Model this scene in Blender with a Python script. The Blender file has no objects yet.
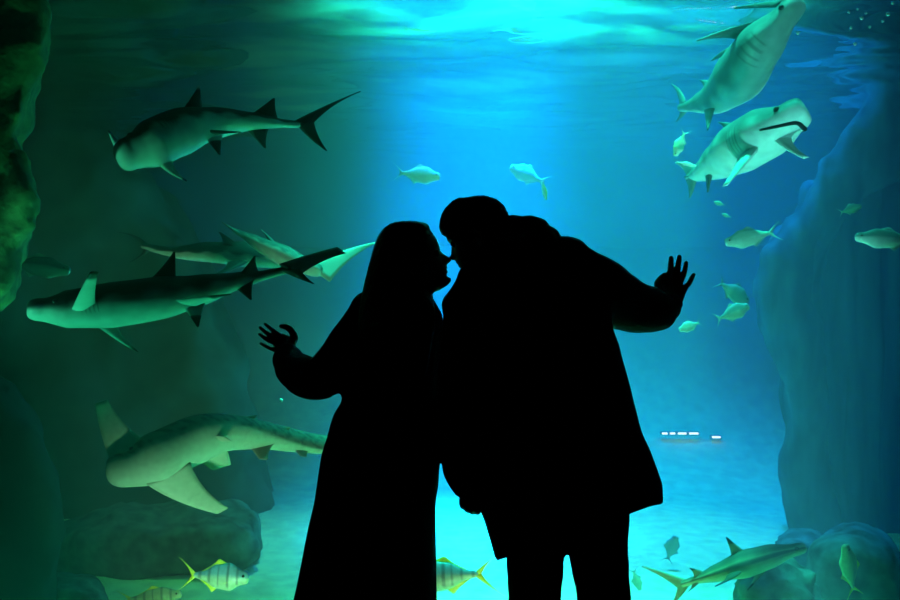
import bpy, bmesh, math, random
from mathutils import Vector, Matrix, noise

S = bpy.context.scene
COL = S.collection
F = 900.0                      # focal length in pixels of the 900 x 600 frame
CZ = 1.43                      # camera height


def P(px, py, Y):
    """photo pixel + distance -> world point"""
    return Vector(((px - 450.0) / F * Y, Y, CZ - (py - 300.0) / F * Y))


# ------------------------------------------------------------------ camera
cam_d = bpy.data.cameras.new('camera')
cam_d.sensor_width = 36.0
cam_d.lens = 36.0
cam_d.clip_start = 0.05
cam_d.clip_end = 60.0
cam = bpy.data.objects.new('camera', cam_d)
COL.objects.link(cam)
cam.location = (0, 0, CZ)
cam.rotation_euler = (math.pi / 2, 0, 0)
S.camera = cam

# ------------------------------------------------------------------ world, view
w = bpy.data.worlds.new('dark_hall')
S.world = w
w.use_nodes = True
w.node_tree.nodes['Background'].inputs['Color'].default_value = (0.0, 0.0, 0.0, 1)
w.node_tree.nodes['Background'].inputs['Strength'].default_value = 0.0
S.view_settings.view_transform = 'Standard'
S.view_settings.look = 'None'
S.view_settings.gamma = 1.0
S.view_settings.use_curve_mapping = False
S.view_settings.exposure = 0.0
S.cycles.use_denoising = True
S.cycles.max_bounces = 8
S.cycles.transparent_max_bounces = 12
S.cycles.volume_bounces = 0
S.cycles.sample_clamp_indirect = 4.0


# ------------------------------------------------------------------ lamps over the water
def spot(name, loc, target, watt, color, angle, blend=0.6, size=0.25):
    d = bpy.data.lights.new(name, 'SPOT')
    d.energy = watt
    d.color = color
    d.spot_size = math.radians(angle)
    d.spot_blend = blend
    d.shadow_soft_size = size
    o = bpy.data.objects.new(name, d)
    COL.objects.link(o)
    o.location = loc
    o.rotation_euler = (Vector(target) - Vector(loc)).to_track_quat('-Z', 'Y').to_euler()
    return o


# blue beam that comes down through the middle of the tank
spot('blue_beam_lamp', (0.3, 9.3, 14.0), (0.25, 10.2, -1.0), 240000, (0.0, 0.26, 1.0), 14, 1.0, 0.4)
# broad blue flood for the far half of the tank
spot('blue_flood_lamp', (2.0, 10.8, 15.0), (2.0, 10.8, -1.0), 38000, (0.0, 0.22, 1.0), 36, 1.0, 0.4)
# cyan floods on the sand and the rippled surface
spot('cyan_flood_lamp', (-0.7, 9.4, 14.0), (-0.7, 9.4, -1.2), 6300, (0.08, 1.0, 0.44), 23, 1.0, 0.4)
spot('cyan_flood_lamp', (1.6, 9.4, 14.0), (1.6, 9.4, -1.2), 5600, (0.08, 1.0, 0.46), 22, 1.0, 0.4)
spot('cyan_surface_lamp', (0.1, 6.5, 12.0), (0.1, 6.5, 3.0), 30000, (0.02, 1.0, 0.60), 19, 1.0, 0.4)
spot('cyan_surface_lamp', (1.4, 6.5, 12.0), (1.4, 6.5, 3.0), 26000, (0.02, 1.0, 0.62), 19, 1.0, 0.4)
# green flood over the left rocks
spot('green_flood_lamp', (-3.4, 7.0, 12.0), (-3.2, 7.6, 0.0), 300, (0.0, 1.0, 0.45), 35, 1.0)
# teal flood for the sharks on the right
spot('teal_flood_lamp', (2.2, 5.4, 9.5), (2.1, 6.0, 2.5), 700, (0.02, 0.7, 1.0), 30, 1.0)
# unseen lamps added low inside the glass to brighten the animals' bellies
spot('added_green_uplight', (-2.0, 3.7, -1.0), (-1.5, 4.5, 1.9), 260, (0.02, 1.0, 0.45), 42, 0.8, 0.12)
spot('added_side_lamp', (-2.7, 3.4, 0.8), (-1.45, 4.5, 2.0), 110, (0.06, 1.0, 0.5), 34, 1.0, 0.1)  # added out of view beside the window to light the left sharks
spot('added_cave_lamp', (3.6, 7.4, 11.0), (4.1, 9.6, 1.0), 800, (0.02, 0.8, 0.9), 30, 1.0, 0.3)  # added overhead, unseen, to bring out the right overhang
spot('added_side_lamp', (3.1, 3.5, 1.0), (2.1, 5.9, 2.8), 150, (0.12, 0.95, 0.9), 30, 1.0, 0.1)  # added out of view to light the sharks on the right
spot('added_green_uplight', (-1.2, 3.9, -1.0), (-1.5, 5.5, 0.1), 210, (0.30, 1.0, 0.55), 56, 0.8, 0.12)
spot('added_teal_uplight', (1.7, 3.9, -1.0), (1.9, 6.0, 2.7), 750, (0.12, 1.0, 0.9), 36, 0.8, 0.12)
spot('added_green_uplight', (0.4, 4.0, -1.1), (0.5, 6.5, -0.5), 180, (0.40, 1.0, 0.5), 80, 1.0, 0.12)

# ------------------------------------------------------------------ material helpers


def mat(name):
    m = bpy.data.materials.new(name)
    m.use_nodes = True
    return m, m.node_tree, m.node_tree.nodes, m.node_tree.links


def simple(name, col, rough=0.7, spec=0.3, bump=0.0, bscale=40.0, var=0.0, zs=1.0):
    m, nt, N, L = mat(name)
    b = N['Principled BSDF']
    b.inputs['Base Color'].default_value = (*col, 1)
    b.inputs['Roughness'].default_value = rough
    b.inputs['Specular IOR Level'].default_value = spec
    tc = N.new('ShaderNodeTexCoord')
    nz = N.new('ShaderNodeTexNoise')
    nz.inputs['Scale'].default_value = bscale
    nz.inputs['Detail'].default_value = 5
    mpn = N.new('ShaderNodeMapping')
    mpn.inputs['Scale'].default_value = (1.0, 1.0, zs)
    L.new(tc.outputs['Object'], mpn.inputs['Vector'])
    L.new(mpn.outputs['Vector'], nz.inputs['Vector'])
    if bump:
        bp = N.new('ShaderNodeBump')
        bp.inputs['Strength'].default_value = bump
        bp.inputs['Distance'].default_value = 0.02
        L.new(nz.outputs['Fac'], bp.inputs['Height'])
        L.new(bp.outputs['Normal'], b.inputs['Normal'])
    if var:
        r = N.new('ShaderNodeValToRGB')
        r.color_ramp.elements[0].position = 0.3
        r.color_ramp.elements[1].position = 0.7
        r.color_ramp.elements[0].color = (*[c * (1 - var) for c in col], 1)
        r.color_ramp.elements[1].color = (*[min(1, c * (1 + var)) for c in col], 1)
        L.new(nz.outputs['Fac'], r.inputs['Fac'])
        L.new(r.outputs['Color'], b.inputs['Base Color'])
    return m


def vcol_mat(name, rough=0.55, spec=0.3, mott=0.0, mscale=30.0, bump=0.15):
    """colour attribute 'skin' carries the animal's own markings"""
    m, nt, N, L = mat(name)
    b = N['Principled BSDF']
    a = N.new('ShaderNodeAttribute')
    a.attribute_name = 'skin'
    b.inputs['Roughness'].default_value = rough
    b.inputs['Specular IOR Level'].default_value = spec
    tc = N.new('ShaderNodeTexCoord')
    nz = N.new('ShaderNodeTexNoise')
    nz.inputs['Scale'].default_value = mscale
    nz.inputs['Detail'].default_value = 4
    L.new(tc.outputs['Object'], nz.inputs['Vector'])
    mr = N.new('ShaderNodeMapRange')
    mr.inputs['From Min'].default_value = 0.3
    mr.inputs['From Max'].default_value = 0.7
    mr.inputs['To Min'].default_value = 1.0 - mott
    mr.inputs['To Max'].default_value = 1.0
    L.new(nz.outputs['Fac'], mr.inputs['Value'])
    mx = N.new('ShaderNodeVectorMath')
    mx.operation = 'SCALE'
    L.new(a.outputs['Color'], mx.inputs[0])
    L.new(mr.outputs['Result'], mx.inputs['Scale'])
    L.new(mx.outputs['Vector'], b.inputs['Base Color'])
    bp = N.new('ShaderNodeBump')
    bp.inputs['Strength'].default_value = bump
    bp.inputs['Distance'].default_value = 0.005
    L.new(nz.outputs['Fac'], bp.inputs['Height'])
    L.new(bp.outputs['Normal'], b.inputs['Normal'])
    return m


def tag(o, label=None, cat=None, group=None, kind=None):
    if label:
        o['label'] = label
    if cat:
        o['category'] = cat
    if group:
        o['group'] = group
    if kind:
        o['kind'] = kind
    return o


def link(name, me, m=None, parent=None, smooth=True):
    o = bpy.data.objects.new(name, me)
    COL.objects.link(o)
    if m is not None:
        me.materials.append(m)
    if smooth:
        for p in me.polygons:
            p.use_smooth = True
    if parent is not None:
        o.parent = parent
        o.matrix_parent_inverse = parent.matrix_world.inverted()
    return o


def empty(name, loc=(0, 0, 0)):
    o = bpy.data.objects.new(name, None)
    COL.objects.link(o)
    o.location = loc
    o.matrix_world = Matrix.Translation(loc)
    o.empty_display_size = 0.1
    return o


def box_mesh(name, x0, x1, y0, y1, z0, z1):
    me = bpy.data.meshes.new(name)
    v = [(x, y, z) for x in (x0, x1) for y in (y0, y1) for z in (z0, z1)]
    f = [(0, 1, 3, 2), (4, 6, 7, 5), (0, 4, 5, 1), (2, 3, 7, 6), (0, 2, 6, 4), (1, 5, 7, 3)]
    me.from_pydata(v, [], f)
    me.update()
    return me


class MB:
    """collects closed shapes into one mesh"""

    def __init__(s):
        s.v, s.f, s.c = [], [], []

    def grid(s, rings, cap=True, col=None):
        """rings of equal point count -> closed tube"""
        b, n = len(s.v), len(rings[0])
        for i, r in enumerate(rings):
            for j, q in enumerate(r):
                s.v.append(tuple(q))
                s.c.append(col(i, j) if callable(col) else (col or (1, 1, 1)))
        for i in range(len(rings) - 1):
            for j in range(n):
                a0, a1 = b + i * n + j, b + i * n + (j + 1) % n
                s.f.append((a0, a1, a1 + n, a0 + n))
        if cap:
            s.f.append(tuple(b + j for j in range(n))[::-1])
            s.f.append(tuple(b + (len(rings) - 1) * n + j for j in range(n)))

    def ball(s, c, r, col=None, seg=16, rng=10, rot=None):
        rx, ry, rz = (r, r, r) if not hasattr(r, '__len__') else r
        rings = []
        for i in range(1, rng):
            t = math.pi * i / rng
            rings.append([])
            for j in range(seg):
                a = 2 * math.pi * j / seg
                q = Vector((rx * math.sin(t) * math.cos(a), ry * math.sin(t) * math.sin(a), -rz * math.cos(t)))
                if rot:
                    q = rot @ q
                rings[-1].append(q + Vector(c))
        s.grid(rings, True, col)

    def tube(s, pts, rad, seg=14, col=None, flat=None, roundcap=True, sub=5):
        """tapered tube along a smooth path; rad per point or (ra, rb); flat = the direction of rb"""
        pts = [Vector(p) for p in pts]
        rad = [(r, r) if not hasattr(r, '__len__') else r for r in rad]
        pp, rr = [], []
        n = len(pts)
        for i in range(n - 1):
            p0, p1, p2, p3 = pts[max(i - 1, 0)], pts[i], pts[i + 1], pts[min(i + 2, n - 1)]
            for k in range(sub):
                t = k / sub
                pp.append(0.5 * ((2 * p1) + (p2 - p0) * t + (2 * p0 - 5 * p1 + 4 * p2 - p3) * t * t + (3 * p1 - p0 - 3 * p2 + p3) * t ** 3))
                u = t * t * (3 - 2 * t)
                rr.append(tuple(rad[i][q] * (1 - u) + rad[i + 1][q] * u for q in (0, 1)))
        pp.append(pts[-1])
        rr.append(rad[-1])
        if roundcap:
            t0 = (pp[0] - pp[1]).normalized()
            t1 = (pp[-1] - pp[-2]).normalized()
            a, b = [], []
            for e in (0.98, 0.85, 0.55):
                k = math.sqrt(1 - e * e)
                a.append((pp[0] + t0 * rr[0][0] * e, (rr[0][0] * k, rr[0][1] * k)))
                b.append((pp[-1] + t1 * rr[-1][0] * e, (rr[-1][0] * k, rr[-1][1] * k)))
            pp = [q[0] for q in a] + pp + [q[0] for q in b[::-1]]
            rr = [q[1] for q in a] + rr + [q[1] for q in b[::-1]]
        rings = []
        prev = None
        for i, q in enumerate(pp):
            t = (pp[min(i + 1, len(pp) - 1)] - pp[max(i - 1, 0)]).normalized()
            if flat is not None:
                bb = Vector(flat)
                bb = (bb - t * bb.dot(t)).normalized()
                aa = bb.cross(t)
            else:
                if prev is None:
                    aa = t.orthogonal().normalized()
                else:
                    aa = (prev - t * prev.dot(t)).normalized()
                prev = aa
                bb = t.cross(aa)
            rings.append([q + aa * rr[i][0] * math.cos(2 * math.pi * j / seg) + bb * rr[i][1] * math.sin(2 * math.pi * j / seg) for j in range(seg)])
        s.grid(rings, True, col)

    def mesh(s, name, color=False):
        me = bpy.data.meshes.new(name)
        me.from_pydata(s.v, [], s.f)
        if color:
            a = me.color_attributes.new('skin', 'FLOAT_COLOR', 'POINT')
            buf = []
            for c in s.c:
                buf += [c[0], c[1], c[2], 1.0]
            a.data.foreach_set('color', buf)
        bm = bmesh.new()
        bm.from_mesh(me)
        bmesh.ops.recalc_face_normals(bm, faces=bm.faces)
        bm.to_mesh(me)
        bm.free()
        me.update()
        return me


def remeshed(me, voxel, smooth=0, disp=None):
    """fuse the closed shapes of a mesh into one continuous skin"""
    o = bpy.data.objects.new('fusing', me)
    COL.objects.link(o)
    r = o.modifiers.new('r', 'REMESH')
    r.mode = 'VOXEL'
    r.voxel_size = voxel
    if smooth:
        sm = o.modifiers.new('s', 'SMOOTH')
        sm.factor = 0.5
        sm.iterations = smooth
    dg = bpy.context.evaluated_depsgraph_get()
    out = bpy.data.meshes.new_from_object(o.evaluated_get(dg))
    bpy.data.objects.remove(o)
    if disp:
        nr = [v.normal.copy() for v in out.vertices]
        for v, nn in zip(out.vertices, nr):
            v.co += nn * disp(v.co)
        out.update()
    return out


# ------------------------------------------------------------------ the tank
FL, SURF, FAR = -1.2, 3.6, 15.0
GY = 3.12


def sand_h(x, y):
    back = min(3.5, max(0.0, y - 11.45))          # the floor sweeps up into the far wall
    return 3.5 - math.sqrt(max(0.0, 12.25 - back * back)) + 0.10 * noise.noise(Vector((x * 0.35, y * 0.35, 0.3))) + 0.03 * noise.noise(Vector((x * 1.7, y * 1.7, 5)))


def sheet(name, x0, x1, y0, y1, nx, ny, fn):
    me = bpy.data.meshes.new(name)
    v = []
    for j in range(ny + 1):
        for i in range(nx + 1):
            x, y = x0 + (x1 - x0) * i / nx, y0 + (y1 - y0) * j / ny
            v.append((x, y, fn(x, y)))
    f = [(j * (nx + 1) + i, j * (nx + 1) + i + 1, (j + 1) * (nx + 1) + i + 1, (j + 1) * (nx + 1) + i) for j in range(ny) for i in range(nx)]
    me.from_pydata(v, [], f)
    me.update()
    return me


M_sand = simple('pale_sand', (0.80, 0.84, 0.42), 0.9, 0.1, 0.5, 6.0, 0.18)
# the sweep up to the far wall carries the wall's blue paint above the sand line
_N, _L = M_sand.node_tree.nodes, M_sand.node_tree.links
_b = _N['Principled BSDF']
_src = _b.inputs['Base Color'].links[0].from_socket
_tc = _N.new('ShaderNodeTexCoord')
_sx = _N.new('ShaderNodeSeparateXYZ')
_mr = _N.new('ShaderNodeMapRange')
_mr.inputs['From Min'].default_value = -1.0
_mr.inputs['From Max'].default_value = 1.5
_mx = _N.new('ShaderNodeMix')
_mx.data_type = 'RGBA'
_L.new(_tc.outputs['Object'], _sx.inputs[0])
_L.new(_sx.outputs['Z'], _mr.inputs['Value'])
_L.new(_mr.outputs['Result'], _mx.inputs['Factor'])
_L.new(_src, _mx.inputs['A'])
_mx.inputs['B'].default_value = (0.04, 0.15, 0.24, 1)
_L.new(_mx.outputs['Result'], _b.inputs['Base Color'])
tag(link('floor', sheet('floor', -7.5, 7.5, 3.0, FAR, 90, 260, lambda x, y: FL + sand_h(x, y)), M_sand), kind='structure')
M_tank = simple('painted_tank_wall', (0.04, 0.15, 0.24), 0.8, 0.1, 0.2, 1.2, 0.25)
tag(link('wall_far', box_mesh('wall_far', -7.6, 7.6, FAR, FAR + 0.3, -2, 6), M_tank, smooth=False), kind='structure')
tag(link('wall_left', box_mesh('wall_left', -7.8, -7.5, GY + 0.1, FAR, -2, 5), M_tank, smooth=False), kind='structure')
tag(link('wall_right', box_mesh('wall_right', 7.5, 7.8, GY + 0.1, FAR, -2, 5), M_tank, smooth=False), kind='structure')

# the dark hall in front of the glass
M_hall = simple('dark_hall_paint', (0.02, 0.02, 0.022), 0.8, 0.2, 0.1, 8)
M_carpet = simple('dark_hall_floor', (0.02, 0.02, 0.022), 0.9, 0.1, 0.3, 60)
tag(link('floor_hall', box_mesh('floor_hall', -4.5, 4.5, -3.0, GY + 0.1, -0.1, 0.0), M_carpet, smooth=False), kind='structure')
tag(link('ceiling', box_mesh('ceiling', -4.5, 4.5, -3.0, GY + 0.1, 3.6, 3.7), M_hall, smooth=False), kind='structure')
tag(link('wall_rear', box_mesh('wall_rear', -4.5, 4.5, -3.1, -3.0, 0, 3.6), M_hall, smooth=False), kind='structure')
tag(link('wall_hall_left', box_mesh('wall_hall_left', -4.6, -4.5, -3.0, GY + 0.1, 0, 3.6), M_hall, smooth=False), kind='structure')
tag(link('wall_hall_right', box_mesh('wall_hall_right', 4.5, 4.6, -3.0, GY + 0.1, 0, 3.6), M_hall, smooth=False), kind='structure')
tag(link('trim_1', box_mesh('trim_1', -4.5, 4.5, GY - 0.12, GY + 0.1, 0.0, 0.22), M_hall, smooth=False), kind='structure')

# acrylic viewing window
m, nt, N, L = mat('clear_acrylic')
N.remove(N['Principled BSDF'])
tr = N.new('ShaderNodeBsdfTransparent')
tr.inputs['Color'].default_value = (0.97, 0.99, 1.0, 1)
gl = N.new('ShaderNodeBsdfGlossy')
gl.inputs['Roughness'].default_value = 0.0
mx = N.new('ShaderNodeMixShader')
mx.inputs['Fac'].default_value = 0.03
L.new(tr.outputs[0], mx.inputs[1])
L.new(gl.outputs[0], mx.inputs[2])
L.new(mx.outputs[0], N['Material Output'].inputs['Surface'])
M_glass = m
tag(link('window_1', box_mesh('window_1', -4.5, 4.5, GY, GY + 0.08, 0.22, 3.6), M_glass, smooth=False), kind='structure')

# the water body (haze) and its rippled surface seen from below
m, nt, N, L = mat('aquarium_water')
N.remove(N['Principled BSDF'])
vs = N.new('ShaderNodeVolumeScatter')
vs.inputs['Color'].default_value = (0.55, 0.85, 1.0, 1)
vs.inputs['Density'].default_value = 0.066
vs.inputs['Anisotropy'].default_value = 0.0
L.new(vs.outputs[0], N['Material Output'].inputs['Volume'])
M_water = m
wb = link('water', box_mesh('water', -7.4, 7.4, GY + 0.12, FAR - 0.05, -1.8, SURF + 0.12), M_water, smooth=False)
tag(wb, 'clear blue green sea water filling the big tank', 'water', kind='stuff')


def ripple(x, y):
    return 0.09 * noise.noise(Vector((x * 0.5, y * 1.0, 1))) + 0.035 * noise.noise(Vector((x * 1.2, y * 2.3, 7))) + 0.006 * noise.noise(Vector((x * 3.5, y * 6, 3)))


m, nt, N, L = mat('rippled_surface')
N.remove(N['Principled BSDF'])
tr = N.new('ShaderNodeBsdfTransparent')
gl = N.new('ShaderNodeBsdfGlossy')
gl.inputs['Roughness'].default_value = 0.03
gl.inputs['Color'].default_value = (0.8, 1.0, 0.95, 1)
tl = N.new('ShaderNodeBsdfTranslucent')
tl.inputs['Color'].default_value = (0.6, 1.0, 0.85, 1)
# total internal reflection at grazing angles, clear towards the vertical
lw = N.new('ShaderNodeLayerWeight')
lw.inputs['Blend'].default_value = 0.5
rp = N.new('ShaderNodeMapRange')
rp.inputs['From Min'].default_value = 0.30
rp.inputs['From Max'].default_value = 0.55
L.new(lw.outputs['Facing'], rp.inputs['Value'])
m1 = N.new('ShaderNodeMixShader')
L.new(rp.outputs['Result'], m1.inputs['Fac'])
m2 = N.new('ShaderNodeMixShader')
# noise streaks of translucency, added so the surface glows under the lamps
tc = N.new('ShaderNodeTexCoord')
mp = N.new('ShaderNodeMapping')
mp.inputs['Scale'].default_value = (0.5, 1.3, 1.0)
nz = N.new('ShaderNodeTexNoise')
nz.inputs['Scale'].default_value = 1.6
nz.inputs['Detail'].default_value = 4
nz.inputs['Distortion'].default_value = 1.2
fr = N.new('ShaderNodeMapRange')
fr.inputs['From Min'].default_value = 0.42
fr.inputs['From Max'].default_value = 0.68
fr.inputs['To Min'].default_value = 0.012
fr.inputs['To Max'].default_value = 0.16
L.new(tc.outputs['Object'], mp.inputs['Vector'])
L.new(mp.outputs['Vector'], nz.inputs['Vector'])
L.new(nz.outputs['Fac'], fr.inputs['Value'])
# the added glow is faded with distance, keeping the far surface dim
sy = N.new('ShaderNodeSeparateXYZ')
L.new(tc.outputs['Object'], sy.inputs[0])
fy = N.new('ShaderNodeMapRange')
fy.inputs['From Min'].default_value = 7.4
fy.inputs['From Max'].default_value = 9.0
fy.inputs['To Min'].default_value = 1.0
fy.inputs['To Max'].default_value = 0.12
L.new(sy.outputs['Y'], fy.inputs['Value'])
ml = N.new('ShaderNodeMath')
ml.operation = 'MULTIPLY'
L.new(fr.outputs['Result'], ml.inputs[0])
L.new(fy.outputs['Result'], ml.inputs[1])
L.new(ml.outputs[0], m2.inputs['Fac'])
L.new(tr.outputs[0], m1.inputs[1])
L.new(gl.outputs[0], m1.inputs[2])
L.new(m1.outputs[0], m2.inputs[1])
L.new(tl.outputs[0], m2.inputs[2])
L.new(m2.outputs[0], N['Material Output'].inputs['Surface'])
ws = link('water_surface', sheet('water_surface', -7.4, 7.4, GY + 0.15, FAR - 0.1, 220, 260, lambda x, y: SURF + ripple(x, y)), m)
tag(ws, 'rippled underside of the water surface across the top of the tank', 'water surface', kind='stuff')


# ------------------------------------------------------------------ rocks
def fbm(p, sc, oc=4):
    a, t = 1.0, 0.0
    for i in range(oc):
        t += a * noise.noise(Vector(p) * sc + Vector((i * 7.1, 3.3, 1.7)))
        a *= 0.5
        sc *= 2.1
    return t


def rock(name, outline, Y, depth, m, label, cat='rock', voxel=0.09, amp=0.12, sc=1.3, round_=0.25, group=None, stretch=1.0):
    """solid rock: a rounded mass with real depth, worn by noise"""
    pts = [P(x, y, Y) for x, y in outline]
    cx = sum(p.x for p in pts) / len(pts)
    cz = sum(p.z for p in pts) / len(pts)
    inner = max(p.x for p in pts) if cx < 0 else min(p.x for p in pts)   # the rock leans back and outwards
    b = MB()
    rings = []
    for d, k in ((0.0, 1 - round_), (0.12, 1 - round_ * 0.35), (0.35, 1.0), (0.7, 1.0), (0.9, 1 - round_ * 0.4), (1.0, 1 - round_)):
        rings.append([(cx + (p.x - cx) * k + inner * max(0, d - 0.12) * depth / Y * 1.1, Y + (d - 0.12) * depth, cz + (p.z - cz) * k) for p in pts])
    b.grid(rings)
    me = remeshed(b.mesh(name), voxel, 4, lambda c: amp * fbm((c.x, c.y, c.z / stretch), sc))
    o = link(name, me, m)
    tag(o, label, cat, group)
    return o


M_rock_l = simple('green_brown_rock', (0.13, 0.15, 0.06), 0.9, 0.1, 0.9, 14.0, 0.45)
M_rock_d = simple('dark_green_rock', (0.045, 0.09, 0.06), 0.9, 0.1, 0.8, 4.0, 0.4)
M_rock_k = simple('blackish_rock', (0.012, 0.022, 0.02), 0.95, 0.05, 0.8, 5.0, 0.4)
M_rock_r = simple('grey_blue_rock', (0.05, 0.10, 0.11), 0.9, 0.1, 1.0, 4.5, 0.9, 0.3)
M_rock_b = simple('mottled_reef_stone', (0.07, 0.12, 0.09), 0.9, 0.1, 1.0, 7.0, 0.85)

rock('rock_pillar', [(-90, -60), (44, -60), (49, 20), (41, 60), (31, 100), (20, 140), (32, 165), (39, 205), (32, 240), (16, 268), (4, 305), (-90, 330)],
     4.3, 0.6, M_rock_l, 'rough green brown rock pillar hanging at the upper left edge of the tank', 'rock', 0.035, 0.05, 4.5, 0.12)
rock('rock_wall', [(-260, 60), (20, 70), (110, 120), (165, 210), (205, 270), (235, 340), (258, 430), (272, 530), (262, 590), (-260, 610)],
     11.0, 2.0, M_rock_d, 'wide dark green rock face filling the left side behind the sharks', 'rock', 0.11, 0.22, 1.0, 0.25)
rock('rock_ledge', [(30, 558), (70, 536), (120, 522), (200, 522), (250, 530), (268, 548), (262, 578), (60, 596), (10, 588)],
     8.6, 1.3, M_rock_b, 'low flat rock ledge at the foot of the left rock face', 'rock', 0.07, 0.12, 2.0, 0.2)
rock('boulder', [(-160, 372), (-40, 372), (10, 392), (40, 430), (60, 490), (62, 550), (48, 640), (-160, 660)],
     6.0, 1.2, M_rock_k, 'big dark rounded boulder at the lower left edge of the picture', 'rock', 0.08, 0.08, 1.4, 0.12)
rock('rock_overhang', [(1010, -20), (905, 45), (862, 110), (828, 165), (803, 210), (785, 236), (766, 256), (760, 290), (764, 325), (776, 350), (783, 380),
                       (787, 440), (790, 520), (792, 620), (836, 620), (826, 500), (820, 400), (815, 300), (822, 245), (848, 208), (885, 180), (1010, 140)],
     9.6, 1.2, M_rock_r, 'tall sloping rock overhang and pillar on the right side of the tank', 'rock', 0.07, 0.20, 1.5, 0.03, stretch=2.2)
# ribbed cave wall behind the overhang
b = MB()
random.seed(5)
for i in range(15):
    px = 806 + i * 17 + random.uniform(-4, 4)
    yy = 10.2 + random.uniform(-0.12, 0.12)
    r = random.uniform(0.10, 0.17)
    b.tube([P(px + random.uniform(-3, 3), 190, yy), P(px, 300, yy), P(px + random.uniform(-4, 8), 450, yy), P(px + random.uniform(0, 12), 600, yy)],
           [r * 0.8, r, r * 0.9, r * 1.3], 12)
rg = [P(812, 200, 10.25), P(1100, 120, 10.25), P(1100, 580, 10.25), P(812, 580, 10.25)]
b.grid([[p + Vector((0, d, 0)) for p in rg] for d in (0.0, 0.6)])
tag(link('rock_curtain', remeshed(b.mesh('rock_curtain'), 0.07, 2, lambda c: 0.05 * fbm((c.x, c.y, c.z * 0.3), 2.5)), simple('dark_cave_rock', (0.06, 0.13, 0.15), 0.9, 0.1, 1.0, 4.0, 0.9, 0.12)),
    'dark ribbed cave wall with vertical folds behind the right rock pillar', 'rock')
rock('boulder', [(815, 620), (805, 580), (812, 556), (835, 541), (865, 539), (890, 555), (905, 585), (910, 640)], 7.2, 0.9, M_rock_b,
     'large smooth boulder on the sand at the bottom right corner', 'rock', 0.05, 0.07, 2.6, 0.25)
rock('reef_stone', [(735, 625), (740, 585), (758, 573), (785, 570), (812, 580), (822, 625)], 6.6, 0.5, M_rock_b,
     'pitted reef stone below the blacktip shark, left of the large smooth boulder', 'rock', 0.03, 0.06, 6.0, 0.25)
rock('reef_stone', [(780, 566), (772, 552), (790, 541), (815, 541), (830, 552), (826, 575)], 8.4, 0.6, M_rock_b,
     'small hazy stone behind the nose of the blacktip shark', 'rock', 0.04, 0.05, 4.0, 0.25)
rock('reef_stone', [(-40, 625), (-30, 592), (10, 583), (60, 588), (95, 594), (120, 625)], 7.0, 0.6, M_rock_b,
     'low rubble stone on the sand at the bottom left corner', 'rock', 0.04, 0.06, 4.0, 0.25)


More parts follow.
